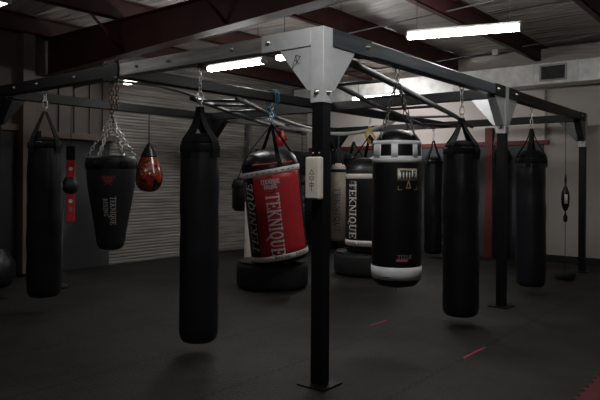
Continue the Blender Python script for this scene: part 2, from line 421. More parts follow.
# mark on the gusset
def stroke2(mb, pts, w, f, step=.02):
    """2D polyline ribbon mapped through f(s,t)->3D, double sided thin"""
    for i in range(len(pts)-1):
        (x0, y0), (x1, y1) = pts[i], pts[i+1]; L = hypot(x1-x0, y1-y0)
        if L < 1e-6: continue
        dx, dy = (x1-x0)/L, (y1-y0)/L; x0 -= dx*w*.3; y0 -= dy*w*.3; x1 += dx*w*.3; y1 += dy*w*.3; L += w*.6
        k = max(1, int(L/step)+1); nxx, nyy = -dy*w/2, dx*w/2; vs = []
        for j in range(k+1):
            px, py = x0+(x1-x0)*j/k, y0+(y1-y0)*j/k
            vs += [f(px+nxx, py+nyy), f(px-nxx, py-nyy)]
        mb.add(vs, [(2*j, 2*j+1, 2*j+3, 2*j+2) for j in range(k)])
m = MB()
def fg(s, t): return (A1-.0535, B1+.2-s, 2.37+t)
stroke2(m, [(-.035, -.05), (.0, .05), (.045, .035), (-.035, -.05)], .006, fg)
stroke2(m, [(-.012, .02), (.03, -.015)], .006, fg)
stroke2(m, [(.0, .05), (.012, -.02)], .006, fg)
RP(m, 'maker_mark', INKB, 0, logo_gusset)

# monkey-bar ladders below the beams
def plan(pxs, z=2.43):
    r = []
    for px, py in pxs:
        d = 619*(z-CAMH)/(179-py); r.append((*cam2w((px-300)*d/619, d), z))
    return r
def smooth(pts, n=6):
    P = [Vector(p) for p in pts]; P = [2*P[0]-P[1]]+P+[2*P[-1]-P[-2]]; out = []
    for i in range(1, len(P)-2):
        for k in range(n):
            t = k/n; a, b, c, d = P[i-1:i+3]
            out.append(.5*((2*b)+(c-a)*t+(2*a-5*b+4*c-d)*t*t+(3*b-3*c+d-a)*t**3))
    out.append(P[-2]); return out
def ladder(ra, rb, lab, nr, m1, m2, z):
    t = thing('monkey_bar_ladder', lab, 'monkey bars', (ra[0][0], ra[0][1], z))
    o = Vector((ra[0][0], ra[0][1], z)); qa = smooth(ra); qb = smooth(rb)
    MB().tube([p-o for p in qa], .032, 10).build('rail', m1, t); MB().tube([p-o for p in qb], .028, 10).build('rail', m2, t)
    for k in range(nr):
        f = (k+.6)/nr; ia = qa[int(f*(len(qa)-1))]; ib = qb[int(f*(len(qb)-1))]
        MB().tube([ia-o, ib-o], .017, 8).build('rung', RAILM, t)
    return t
ZL = 2.445
ra = [(*cam2w(.42, 5.05), ZL), (*cam2w(.82, 5.9), ZL), (*cam2w(1.47, 7.36), ZL), (*cam2w(2.3, 9.2), ZL), (*cam2w(3.05, 11.0), ZL)]
rb = [(*cam2w(-.1+.1, 5.35), ZL), (*cam2w(.36, 6.2), ZL), (*cam2w(.95, 7.85), ZL), (*cam2w(1.6, 9.4), ZL), (*cam2w(2.35, 11.3), ZL)]
ladder(ra, rb, 'grey monkey bar ladder overhead, behind the bag with the white collar', 6, RAILL, RAILM, ZL)
rc = [(*cam2w(-1.28, 7.3), ZL), (*cam2w(-1.14, 8.0), ZL), (*cam2w(-.92, 9.2), ZL), (*cam2w(-.45, 11.2), ZL), (*cam2w(.1, 13.0), ZL)]
rd = [(*cam2w(-.75, 7.3), ZL), (*cam2w(-.62, 8.0), ZL), (*cam2w(-.48, 8.9), ZL), (*cam2w(-.1, 10.6), ZL), (*cam2w(.5, 12.4), ZL)]
ladder(rc, rd, 'dark monkey bar ladder above and behind the red bag', 6, RAILM, RAILL, ZL)

# curved pull-up bar and white hose
def pz(px, py, d): return Vector((*cam2w((px-300)*d/619, d), CAMH+(179-py)*d/619))
pts = smooth([pz(73, 89, 9.3), pz(90, 85, 9.0), pz(112, 82.5, 8.8), pz(150, 86, 8.5), pz(178, 92, 8.3), pz(197, 98, 8.2), pz(212, 104, 8.1)])
MBo = MB().tube([p for p in pts], .018, 8).build('curved_bar', RAILL); tag(MBo, 'thin arched metal bar crossing behind the front beam on the left', 'bar')
pts = smooth([pz(262, 117, 11.0), pz(285, 126, 10.9), pz(313, 131.5, 10.8), pz(335, 133.5, 10.7), pz(356, 132.5, 10.6), pz(378, 127, 10.5), pz(396, 119, 10.4)])
o = MB().tube(pts, .032, 10).build('sagging_hose', HOSE); tag(o, 'white hose sagging in a long curve under the rack behind the corner post', 'hose')

# ------------------------------------------------------------------ stroke letters
def arc(cx, cy, rx, ry, a0, a1, n=14): return [(cx+rx*cos(radians(a0+(a1-a0)*k/n)), cy+ry*sin(radians(a0+(a1-a0)*k/n))) for k in range(n+1)]
S, K = .5, 1.0
G = {
 'T': (.62, [([(.31, 0), (.31, 1)], K), ([(0, .965), (.62, .965)], S), ([(.02, .82), (.02, 1)], S), ([(.6, .82), (.6, 1)], S), ([(.18, .03), (.44, .03)], S)]),
 'E': (.56, [([(.12, 0), (.12, 1)], K), ([(0, .965), (.52, .965)], S), ([(0, .035), (.54, .035)], S), ([(.12, .52), (.4, .52)], S), ([(.52, .8), (.52, 1)], S), ([(.54, 0), (.54, .22)], S), ([(.4, .42), (.4, .62)], S)]),
 'K': (.64, [([(.12, 0), (.12, 1)], K), ([(.12, .4), (.52, .97)], S), ([(.24, .55), (.56, .03)], K), ([(0, .965), (.24, .965)], S), ([(0, .035), (.24, .035)], S), ([(.4, .965), (.64, .965)], S), ([(.44, .035), (.66, .035)], S)]),
 'N': (.66, [([(.1, 0), (.1, 1)], S), ([(.1, .95), (.56, .05)], K), ([(.56, 0), (.56, 1)], S), ([(0, .965), (.2, .965)], S), ([(0, .035), (.2, .035)], S), ([(.46, .965), (.66, .965)], S)]),
 'I': (.28, [([(.14, 0), (.14, 1)], K), ([(0, .965), (.28, .965)], S), ([(0, .035), (.28, .035)], S)]),
 'Q': (.62, [(arc(.31, .5, .24, .46, 0, 360, 24), .8), ([(.34, .12), (.5, -.15), (.68, -.3)], K)]),
 'U': (.62, [([(.12, 1), (.12, .3)]+arc(.31, .3, .19, .26, 180, 270, 6), K), (arc(.31, .3, .19, .26, 270, 360, 6)+[(.5, 1)], S), ([(0, .965), (.24, .965)], S), ([(.4, .965), (.62, .965)], S)]),
 'B': (.56, [([(.12, 0), (.12, 1)], K), ([(0, .965), (.3, .965)]+arc(.3, .745, .18, .22, 90, -90, 8)+[(.12, .525)], S), ([(.3, .525)]+arc(.3, .28, .22, .245, 90, -90, 8)+[(0, .035)], S)]),
 'O': (.6, [(arc(.3, .5, .23, .46, 0, 360, 24), .8)]),
 'X': (.6, [([(.08, 1), (.5, 0)], K), ([(.5, 1), (.08, 0)], S), ([(0, .965), (.2, .965)], S), ([(.4, .965), (.6, .965)], S), ([(0, .035), (.2, .035)], S), ([(.4, .035), (.6, .035)], S)]),
 'G': (.6, [(arc(.31, .5, .24, .46, 45, 325, 20), .8), ([(.5, .05), (.5, .42)], K), ([(.34, .42), (.6, .42)], S)]),
 'L': (.5, [([(.12, 0), (.12, 1)], K), ([(0, .965), (.24, .965)], S), ([(0, .035), (.48, .035)], S), ([(.48, 0), (.48, .25)], S)]),
 'S': (.5, [(arc(.26, .73, .18, .23, 20, 270, 12)+arc(.26, .27, .2, .23, 90, -160, 12), .8)]),
 'R': (.58, [([(.12, 0), (.12, 1)], K), ([(0, .965), (.3, .965)]+arc(.3, .74, .19, .225, 90, -90, 8)+[(.12, .515)], S), ([(.28, .5), (.54, .03)], K)]),
 ' ': (.3, []),
}
def text(mb, s, h, length, f, stem=.16, italic=0, step=.02):
    """letters of cap height h, whole word stretched to length; f(x,y) -> 3D, x along the word (centred), y up from 0"""
    gap = .1; tot = sum(G[c][0] for c in s)+gap*(len(s)-1); x = 0
    k = length/tot; wd = stem*h
    for c in s:
        w, st = G[c]
        for pts, q in st:
            stroke2(mb, [((x+px)*k-length/2+italic*py*h, py*h) for px, py in pts], wd*q*(.9 if q == 1 else 1), f, step)
        x += w+gap
def face_theta(a, b): return atan2(-b, -a)
def cylmap(rf, th0, zc, mode, off=.004):
    """mode 'down': word runs downwards, tops to the right; 'up': runs upwards; 'h' horizontal"""
    def f(x, y):
        if mode == 'down': s, t = y, -x
        elif mode == 'up': s, t = -y, x
        else: s, t = x, y
        z = zc+t; r = rf(z)+off; th = th0+s/r
        return (r*cos(th), r*sin(th), z)
    return f
def shell(rf, th0, th1, z0, z1, off, tilt=0, nt=40, nz=2, thick=.004):
    """curved patch lying on a round body (local coordinates)"""
    vs = []; fs = []
    for lay in (off+thick, off-.004):
        for j in range(nz+1):
            for i in range(nt+1):
                th = th0+(th1-th0)*i/nt; z = z0+(z1-z0)*j/nz+tilt*(i/nt-.5); r = rf(z)+lay
                vs.append((r*cos(th), r*sin(th), z))
    n = (nt+1)*(nz+1); W = nt+1
    for j in range(nz):
        for i in range(nt):
            k = j*W+i; fs.append((k, k+1, k+W+1, k+W)); fs.append((n+k, n+k+W, n+k+W+1, n+k+1))
    for i in range(nt):
        fs.append((i, n+i, n+i+1, i+1)); k = nz*W+i; fs.append((k, k+1, n+k+1, n+k))
    for j in range(nz):
        k = j*W; fs.append((k, k+W, n+k+W, n+k)); k = j*W+nt; fs.append((k, n+k, n+k+W, k+W))
    return MB().add(vs, fs, True)

# ------------------------------------------------------------------ chains and hooks
def link_pts(c, t, side, L, w):
    """stadium loop centred at c, long axis t"""
    out = []; h = L/2-w/2
    for k in range(7): a = -pi/2+pi*k/6; out.append(c+t*(h+cos(a)*w/2)+side*(sin(a)*w/2))
    for k in range(7): a = pi/2+pi*k/6; out.append(c+t*(-h+cos(a)*w/2)+side*(sin(a)*w/2))
    return out
def chain(mb, p, q, L=.05, w=.024, r=.0038):
    p, q = Vector(p), Vector(q); t = (q-p); D = t.length; t.normalize()
    s1 = t.orthogonal().normalized(); s2 = t.cross(s1); n = max(1, round(D/(L*.78))); st = D/n
    for k in range(n):
        mb.tube(link_pts(p+t*(st*(k+.5)), t, s1 if k % 2 else s2, st*1.22, w), r, 6, closed=True)
    return mb
def hook(t, z0, z1, ang=0, r=.007, name='snap_hook', m=CHROME):
    s = Vector((cos(ang), sin(ang), 0)); mb = MB()
    mb.tube(link_pts(Vector((0, 0, (z0+z1)/2)), Vector((0, 0, 1)), s, z1-z0, min(.05, (z1-z0)*.5)), r, 8, closed=True)
    return mb.build(name, m, t)
def ring(t, z, R=.032, r=.006, ang=0, m=CHROME):
    s = Vector((cos(ang), sin(ang), 0)); mb = MB()
    mb.tube([Vector((0, 0, z))+s*R*cos(a)+Vector((0, 0, 1))*R*sin(a) for a in [2*pi*k/20 for k in range(20)]], r, 8, closed=True)
    return mb.build('ring', m, t)
def eye(t, z, m=CHROME):   # plate and eye under the beam at local z
    mb = MB().box(-.035, .035, -.035, .035, z-.008, z)
    mb.tube([Vector((0, cos(a)*.02, z-.026+sin(a)*.02)) for a in [2*pi*k/14 for k in range(14)]], .005, 6, closed=True)
    return mb.build('eye_bolt', m, t)

def strap_bag(lab, a, b, r, zb, zt, zring, seed=0, strapw=.024, m=LE, dome=.05, amp=.004, rot=0, nstr=4, drop=.13, topcap=True, chainmat=CHROME, pw=1.3):
    t = thing('heavy_bag', lab, 'punching bag', (a, b, zb), rot, 'black strap-hung heavy bags')
    H = zt-zb; rnd = random.Random(seed); ph = [rnd.uniform(0, 6.28) for _ in range(6)]
    def fn(th, z, rr):
        if rr < r*.6: return 0
        k = max(0, (z-(H-.45))/.45)**1.5
        return amp*(sin(3*th+ph[0]+z*2)+.6*sin(5*th+ph[1]-z*5)+.5*sin(z*17+ph[2]+th))*(.5+.5*sin(z*3+ph[3])) + k*.010*abs(sin(nstr*1.5*th+ph[4]))*-1
    pr = [(0, .012), (r*.5, .004), (r*.8, .012), (r*.94, .04), (r, .085)]
    n = 26
    for k in range(1, n+1): pr.append((r*(1+.01*sin(k*.7+ph[5])), .085+(H-.115)*k/n))
    pr += [(r*.965, H-.006), (r*.93, H)]
    MB().lathe(pr, 56, fn).build('bag_body', m, t)
    cp = [(r*.93, H-.002), (r*.85, H+dome*.45), (r*.62, H+dome*.85), (r*.3, H+dome), (0, H+dome*1.02)]
    MB().lathe(cp, 40).build('top_cover', WEB, t)
    # seams: hem band and stitched bottom
    sb = MB()
    sb.lathe([(r+.001, H-.075), (r+.0065, H-.07), (r+.0065, H-.02), (r+.001, H-.012)], 56, lambda th, z, rr: fn(th, z, r))
    sb.build('hem_band', WEB, t)
    ZR = zring-zb
    for k in range(nstr):
        ph_ = 2*pi*(k+.5)/nstr; c, s = cos(ph_), sin(ph_)
        def P(rr, z): return (rr*c, rr*s, z)
        q = [P(r+.006, H-drop), P(r+.009, H-drop*.5), P(r+.010, H-.05), P(r*.97, H+.015)]
        g = .35+dome; 
        for f in (.1, .2, .35, .5, .75, 1): q.append(P(r*.95*(1-f)**pw+.016, H+.015+(ZR-H-.02)*f ))
        ws = [strapw]*4+[strapw, strapw*.95, strapw*.85, strapw*.75, strapw*.65, strapw*.6]
        MB().ribbon(q, (-s, c, 0), ws, .006).build('strap', WEB, t)
    ring(t, ZR+.012, .03, .0055, .3, chainmat)
    top = Z0-zb
    hook(t, ZR+.03, ZR+.125, 1.9, .006, m=chainmat)
    if top-.05-(ZR+.115) > .04:
        chain(MB(), (0, 0, ZR+.115), (0, 0, top-.04), .055, .028, .005).build('chain', chainmat, t)
    eye(t, top, DKMET)
    return t

b3 = strap_bag('tall black leather bag hanging nearest the viewer, left of the corner post', 3.64, 3.99, .166, .096, 1.80, 2.12, 3, .05, LE, .085, .005, face_theta(3.64, 3.99)+.12, 4, .12, pw=1.9)
strap_bag('black heavy bag at the far left, hanging before the tan wall column', 3.64, 6.52, .18, .17, 1.90, 2.24, 5, .03, LE2, .05, .006, face_theta(3.64, 6.52), pw=1.0)
strap_bag('tall black heavy bag hanging just right of the bag with the white collar', 6.10, 2.69, .185, .084, 1.84, 2.15, 8, .038, LE, .07, .005, .6, 4, .13, pw=1.6)
strap_bag('black heavy bag hanging between the second post and the farthest post on the right', 8.32, 2.69, .187, .10, 1.80, 2.19, 11, .034, LE, .10, .007, .9, 4, .13, pw=1.6)
strap_bag('narrow-looking distant black bag between the white-collared bag and the tall bag beside it', 10.89, 5.37, .168, .08, 1.88, 2.25, 14, .03, LE2, .06, .005, .4)
strap_bag('distant black bag mostly hidden behind the second rack post', 10.89, 4.03, .165, .096, 1.93, 2.25, 17, .03, LE2, .06, .005, .2)
strap_bag('distant dark bag behind the right edge of the red bag', 10.89, 7.2, .2, .35, 1.98, 2.3, 19, .03, LE2, .06, .005, .2)

# ------------------------------------------------------------------ tapered bag on silver chains
ta, tb = 3.64, 5.27; zb = .79
t = thing('uppercut_bag', 'charcoal tapered bag with white lettering hanging from silver chains at the front beam', 'punching bag', (ta, tb, zb))
prof = [(0, .004), (.06, .0), (.10, .012), (.125, .04), (.138, .09), (.150, .18), (.172, .32), (.2, .47), (.224, .62), (.235, .74), (.238, .86), (.236, .905), (.228, .922), (.20, .926), (.1, .92), (0, .915)]
MB().lathe(prof, 56, lambda th, z, r: .002*sin(3*th+z*6)).build('bag_body', LEG, t)
def tr(z):
    for (r0, z0), (r1, z1) in zip(prof[2:12], prof[3:13]):
        if z0 <= z <= z1: return r0+(r1-r0)*(z-z0)/(z1-z0)
    return .236
th = face_theta(ta, tb)
m = MB(); text(m, 'TEKNIQUE', .052, .27, cylmap(tr, th-.03, .395, 'down'), .13); m.build('lettering', LETTER, t)
m = MB(); text(m, 'BOXING', .04, .17, cylmap(tr, th-.36, .425, 'down'), .13); m.build('lettering', LETTER, t)
m = MB(); text(m, 'TEKNIQUE', .026, .13, cylmap(tr, th-.12, .70, 'h'), .2); text(m, 'BOXING', .022, .08, cylmap(tr, th-.12, .67, 'h'), .2); m.build('small_emblem', INKP, t)
m = MB(); stroke2(m, [(-.03, -.03), (0, .05), (.03, -.03), (-.045, .02), (.045, .02), (-.03, -.03)], .006, cylmap(tr, th-.12, .67, 'h', .002)); m.build('star_mark', INKR, t)
apex = 2.06-zb
rim = MB(); rim.lathe([(.238, .80), (.243, .805), (.243, .9), (.236, .915)], 56); rim.build('rim_band', LEG, t)
for k in range(6):
    ph = th+pi/6+k*pi/3
    shell(lambda z: .243, ph-.19, ph+.19, .80, .87, .001, nt=8).build('chain_tab', WEB, t)
    mb = MB(); c, s = cos(ph), sin(ph)
    chain(mb, (.225*c, .225*s, .92), (.02*c, .02*s, apex), .046, .026, .0046); mb.build('chain', CHROME, t)
mb = MB(); chain(mb, (0.0, -.008, apex-.01), (0, -.08*0, Z0-zb-.03), .06, .034, .006); mb.build('hanging_chain', RUST, t)
mb = MB(); chain(mb, (0.02, -.05, apex+.12), (0.03, -.05, Z0-zb-.03), .06, .03, .005); mb.build('hanging_chain', RUST, t)
ring(t, apex, .03, .006, .2); eye(t, Z0-zb, DKMET)

# ------------------------------------------------------------------ black bag with the white collar
ta, tb = 4.75, 2.69; zb = .575; r = .2135
t = thing('heavy_bag', 'thick black bag with a white collar and white bottom band, hanging from chains', 'punching bag', (ta, tb, zb))
H = 1.27
prof = [(0, .0), (.1, .0), (.165, .015), (.198, .05), (r, .1), (r+.001, .3), (r+.002, .6), (r, .9), (r*.985, 1.08), (r*.955, H-.03), (r*.93, H), (r*.8, H+.035), (r*.6, H+.07), (r*.3, H+.085), (0, H+.09)]
def tr2(z):
    for (r0, z0), (r1, z1) in zip(prof[3:10], prof[4:11]):
        if z0 <= z <= z1: return r0+(r1-r0)*(z-z0)/(z1-z0)
    return r
MB().lathe(prof, 64, lambda th, z, q: .0015*sin(4*th+z*9) if q > .1 else 0).build('bag_body', LE2, t)
th = face_theta(ta, tb)
shell(tr2, 0, 2*pi, .075, .185, .001, nt=72).build('bottom_band', WHITEV, t)
# collar with square windows: bars and stiles
cm = MB()
def addsh(M_, *a_, **k_): q = shell(*a_, **k_); M_.add(q.v, q.f, True)
c0, c1 = H-.20, H-.012
addsh(cm, tr2, 0, 2*pi, c0, c0+.055, .002, nt=72); addsh(cm, tr2, 0, 2*pi, c1-.035, c1, .002, nt=72)
wins = [(-.71, -.226), (.04, .69), (.95, 1.5), (1.8, 2.4), (2.7, 3.3), (3.6, 4.2), (4.5, 5.1)]
for k in range(7):
    e0 = th+wins[k][1]; e1 = th+(wins[k+1][0] if k < 6 else wins[0][0]+2*pi)
    addsh(cm, tr2, e0, e1, c0+.04, c1-.03, .002, nt=12)
cm.build('white_collar', WHITEV, t)
# logo
lm = shell(tr2, th+.02, th+.92, .915, 1.02, .001, nt=20, thick=.001); lm.build('logo_plate', GOLD, t)
shell(tr2, th+.06, th+.88, .928, 1.007, .0035, nt=20, thick=.0005).build('logo_panel', WHITEV, t)
m = MB(); text(m, 'TITLE', .066, .15, cylmap(tr2, th+.47, .934, 'h', .0055), .24); m.build('lettering', INKB, t)
m = MB(); stroke2(m, [(-.02, 0), (0, .06), (.02, 0), (-.02, 0)], .008, cylmap(tr2, th+.47, .855, 'h')); m.build('logo_emblem', GOLD, t)
m = MB(); stroke2(m, [(-.09, .03), (-.09, .0), (-.06, .0)], .006, cylmap(tr2, th+.47, .84, 'h')); m.build('corner_mark', GOLD, t); m = MB(); stroke2(m, [(.09, .03), (.09, .0), (.06, .0)], .006, cylmap(tr2, th+.47, .84, 'h')); m.build('corner_mark', GOLD, t)
m = MB(); text(m, 'TITLE', .026, .125, cylmap(tr2, th+.33, .265, 'h'), .25); m.build('small_lettering', LETTERD, t)
m = MB(); stroke2(m, [(-.065, -.014), (.02, -.014)], .022, cylmap(tr2, th+.33, .262, 'h')); m.build('pink_underline', INKP, t)
apex = 2.33-zb
for k in range(4):
    ph = th+pi/4+k*pi/2+.12; c, s = cos(ph), sin(ph); mb = MB()
    chain(mb, (.2*c, .2*s, H+.0), (.018*c, .018*s, apex), .05, .024, .0042); mb.build('chain', DKMET, t)
    mb = MB().ribbon([(.2*c, .2*s, H-.004), (.196*c, .196*s, H+.012), (.175*c, .175*s, H+.035)], (-s, c, 0), [.018, .02, .018], .008); mb.build('chain_tab', WEB, t)
ring(t, apex+.01, .03, .006, .2)
mb = MB(); chain(mb, (0, 0, apex+.03), (0, 0, Z0-zb-.03), .055, .028, .005); mb.build('hanging_chain', CHROME, t); eye(t, Z0-zb, DKMET)
mb = MB(); mb.tube([Vector((cos(q)*.016, 0, -.018+sin(q)*.018)) for q in [2*pi*k/14 for k in range(14)]], .004, 6, closed=True); mb.build('bottom_ring', CHROME, t)

# ------------------------------------------------------------------ tire bases
def tire(a, b, lab):
    t = thing('tire_base', lab, 'tire', (a, b, 0))
    prof = [(.30, .02), (.44, 0), (.485, .03), (.5, .07), (.503, .29), (.488, .335), (.44, .36), (.32, .36), (.29, .33), (.28, .2), (.29, .05)]
    MB().lathe(prof, 64, close=True).build('carcass', RUBBER, t)
    MB().lathe([(.44, .355), (.47, .35), (.475, .358), (.46, .368), (.44, .366)], 64, close=True).build('sidewall_bead', RUBBER, t)
    return t
tire(*cam2w(-.377, 8.65), 'low round black tire on the floor under the red bag')
tire(*cam2w(1.05, 9.85), 'low round black tire on the floor under the black bag behind the white-collared one')

# ------------------------------------------------------------------ large hanging bags with bands
def big_bag(a, b, zb, lab, red, tiltF, tiltR, rr, H, beam_xy, seedth=0, vis_th=0, kind=0):
    t = thing('wide_heavy_bag', lab, 'punching bag', (a, b, zb))
    F = Vector((FX, FY, 0)); Rv = Vector((RX, RY, 0))
    Rm = Matrix.Rotation(tiltF, 3, F) @ Matrix.Rotation(tiltR, 3, Rv); t.rotation_euler = Rm.to_euler()
    th = face_theta(a, b)+vis_th
    prof = [(0, .0), (rr*.8, 0), (rr*.96, .012), (rr, .05), (rr, .4), (rr, .9), (rr, H-.18), (rr*.985, H-.1), (rr*.93, H-.03), (rr*.82, H+.03), (rr*.6, H+.075), (rr*.3, H+.1), (0, H+.105)]
    def rf(z):
        for (r0, z0), (r1, z1) in zip(prof[3:9], prof[4:10]):
            if z0 <= z <= z1: return r0+(r1-r0)*(z-z0)/(z1-z0)
        return rr
    MB().lathe(prof, 72, lambda q, z, r_: .003*sin(3*q+z*5) if r_ > .3 else 0).build('bag_body', LE2, t)
    zt = H-.235
    if red:
        shell(rf, th-.66, th+1.15, .09, zt+.045, .003, nt=50, nz=10).build('red_panel', REDV, t)
        shell(rf, th-.62, th+.9, zt+.135, zt+.152, .004, nt=40).build('red_stripe', REDV, t)
        def skew(mb):
            mb.v = [(x, y, z+.026*sin(atan2(y, x)-th)) for x, y, z in mb.v]; return mb
        skew(shell(rf, 0, 2*pi, .045, .115, .006, nt=80)).build('lower_band', CREAM, t)
        skew(shell(rf, 0, 2*pi, zt, zt+.075, .006, nt=80)).build('upper_band', CREAM, t)
        m = MB(); text(m, 'TEKNIQUE', .175, .80, cylmap(rf, th-.24, .52, 'down', .009), .15); m.build('lettering', LETTER, t)
        m = MB(); text(m, 'TEKNIQUE', .13, .92, cylmap(rf, th-.72, .60, 'up', .006), .2, .25); m.build('lettering', LETTER, t)
        m = MB(); text(m, 'TEKNIQUE', .055, .25, cylmap(rf, th-.05, 1.05, 'h', .009), .2); text(m, 'BOXING', .05, .17, cylmap(rf, th-.05, .985, 'h', .009), .2); m.build('small_emblem', LETTER, t)
        m = MB(); stroke2(m, arc(0, 0, .055, .05, 60, 300)+[], .018, cylmap(rf, th-.05, 1.09, 'h', .0078)); stroke2(m, arc(0, -.11, .055, .05, 240, 480), .018, cylmap(rf, th-.05, 1.09, 'h', .0078)); m.build('emblem_mark', INKB, t)
        m = MB(); text(m, 'BOXING', .035, .2, cylmap(rf, th+.1, .07, 'h', .0115), .25); m.build('band_lettering', INKB, t); m = MB(); text(m, 'BOXING', .03, .18, cylmap(rf, th+.8, .09, 'h', .0115), .25); m.build('band_lettering', INKB, t)
        m = MB()
        for k in range(9): stroke2(m, [(-.012, 0), (.012, 0)], .018, cylmap(rf, th-.9+k*.22, zt+.037+.026*sin(-.9+k*.22), 'h', .0115))
        m.build('band_print', LETTERD, t)
    else:
        shell(rf, 0, 2*pi, .11, .20, .006, nt=80).build('lower_band', CREAM, t)
        shell(rf, 0, 2*pi, zt, zt+.08, .006, nt=80).build('upper_band', CREAM, t)
        m = MB(); text(m, 'TEKNIQUE', .15, .86, cylmap(rf, th-.98, .66, 'down', .006), .17); m.build('lettering', LETTER, t)
        m = MB(); text(m, 'BOXING', .03, .2, cylmap(rf, th-.25, .14, 'h', .0115), .25); text(m, 'BOXING', .03, .2, cylmap(rf, th-.85, .14, 'h', .0115), .25); m.build('band_lettering', INKB, t)
        m = MB(); text(m, 'TI', .1, .12, cylmap(rf, th-.8, zt-.13, 'h', .006), .2); m.build('side_print', LETTERD, t)
    # straps to the apex
    M4 = Rm.inverted(); ax = M4 @ Vector((beam_xy[0]-a, beam_xy[1]-b, 2.2-zb))
    for k in range(4 if red else 4):
        ph = th+.35+k*pi/2; c, s = cos(ph), sin(ph)
        q = [Vector((rr*c*1.01, rr*s*1.01, H-.2)), Vector((rr*c*.99, rr*s*.99, H-.08)), Vector((rr*.85*c, rr*.85*s, H+.03)), None, Vector(ax)]
        q[3] = (q[2]+q[4])/2
        tt = (q[4]-q[2]).normalized(); wd = Vector((-s, c, 0))
        MB().ribbon(q, wd, [.03, .03, .028, .022, .016], .01).build('strap', WEB, t)
    top = M4 @ Vector((beam_xy[0]-a, beam_xy[1]-b, Z0-zb))
    mb = MB()
    chain(mb, ax, top, .06, .034, .006); mb.build('hanging_chain', CHROME, t)
    return t, ax, top
ra_, rb_ = cam2w(-.26, 8.42)
big, ax, top = big_bag(ra_, rb_, .408, 'large tilted red and black bag with white lettering, standing in a tire', True, radians(-6.6), radians(2), .385, 1.40, (5.96, BM))
mb = MB(); 
for k, dx in enumerate((-.02, .02, .05)):
    mb.tube(smooth([ax+Vector((dx, dx, 0)), (ax+top)/2+Vector((dx*2, .02, 0)), top+Vector((dx, -.075, .0)), top+Vector((dx, -.075, .13)), top+Vector((dx, .07, .14)), top+Vector((dx, .08, -.0)), (ax+top)/2+Vector((dx*2, .04, 0)), ax], 5), .007, 6)
mb.build('blue_rope', BLUE, big)
bag2, ax2, top2 = big_bag(8.31, 5.17, .37, 'large black bag with cream bands and white lettering, standing in a tire', False, 0, 0, .385, 1.37, (8.31, BM))
mb = MB(); mb.ribbon([ax2+Vector((0, 0, .12)), ax2+Vector((-.04, .05, 0)), ax2+Vector((.0, .0, -.14))], (RX, RY, 0), [.02, .026, .02], .006); mb.ribbon([ax2+Vector((0, 0, .1)), ax2+Vector((.06, -.09, -.1)), ax2+Vector((.08, -.1, -.26))], (RX, RY, 0), [.018, .022, .022], .006); mb.build('yellow_strap', YEL, bag2)

# things behind, between the corner post and the second large bag
def small_bag(name, lab, px, d, z0, z1, r, m, txt=None, tm=LETTER, lean=0):
    a, b = cam2w((px-300)*d/619, d)
    t = thing(name, lab, 'punching bag', (a, b, z0)); H = z1-z0
    MB().lathe([(0, 0), (r*.8, 0), (r, .05), (r, H*.5), (r, H-.08), (r*.9, H-.02), (r*.5, H+.02), (0, H+.03)], 40).build('bag_body', m, t)
    MB().lathe([(r+.001, H-.16), (r+.006, H-.155), (r+.006, H-.1), (r+.001, H-.095)], 40).build('hem_band', WEB, t)
    th = face_theta(a, b)
    if txt:
        q = MB(); text(q, txt, min(.16, r*.7), H*.6, cylmap(lambda z: r, th-.45, H*.4, 'down', .006), .17); q.build('lettering', tm, t)
    mb = MB()
    for k in range(4):
        ph = th+pi/4+k*pi/2; mb.tube([(r*.8*cos(ph), r*.8*sin(ph), H-.02), (0, 0, min(H+.35, 2.35-z0))], .008, 6)
    mb.build('strap', WEB, t)
    mb = MB(); chain(mb, (0, 0, min(H+.35, 2.35-z0)), (0, 0, Z0-z0+.0), .05, .026, .005); mb.build('chain', DKMET, t)
    return t
small_bag('heavy_bag', 'pale cream bag with dark lettering, glimpsed just right of the corner post', 338.5, 12.6, .25, 1.8, .15, mat('aged_tan_vinyl', (.24, .2, .17), .6), 'TEKNIQUE', INKB)
small_bag('heavy_bag', 'dark bag with pale lettering glimpsed just left of the corner post', 302, 12.3, .3, 1.55, .2, LE2, 'BOXING', LETTERD)
small_bag('heavy_bag', 'small black bag peeking out behind the left side of the red bag', 245, 10.6, .95, 1.5, .22, LE2)
a, b = cam2w((249-300)*9.7/619, 9.7)
t = thing('cream_pad', 'narrow cream upright pad standing behind the left edge of the red bag', 'pad', (a, b, 0))
MB().prism([(-.06, 0), (.09, 0), (.06, 1.15), (-.05, 1.15)], 'y', -.05, .05).build('pad_body', CREAM, t, .02)
MB().box(-.07, .1, -.06, .06, 0, .05).build('foot', INKB, t, .01)
# red jacket-like cloth and grey box up behind the red bag
a, b = cam2w((280-300)*11.5/619, 11.5)
t = thing('red_glove', 'small red boxing glove hanging high behind the red bag', 'boxing glove', (a, b, 2.1))
MB().lathe([(0, 0), (.07, .02), (.1, .09), (.095, .17), (.06, .23), (.055, .3), (0, .3)], 20, lambda q, z, r: .012*sin(q)*(z < .2)).build('mitt', REDV, t)
MB().tube([(.02, -.08, .12), (.05, -.11, .14), (.05, -.1, .2)], [.03, .03, .02], 8).build('thumb', REDV, t)
MB().tube([(0, 0, .3), (0, 0, .4)], .005, 6).build('lace', WIRE, t)

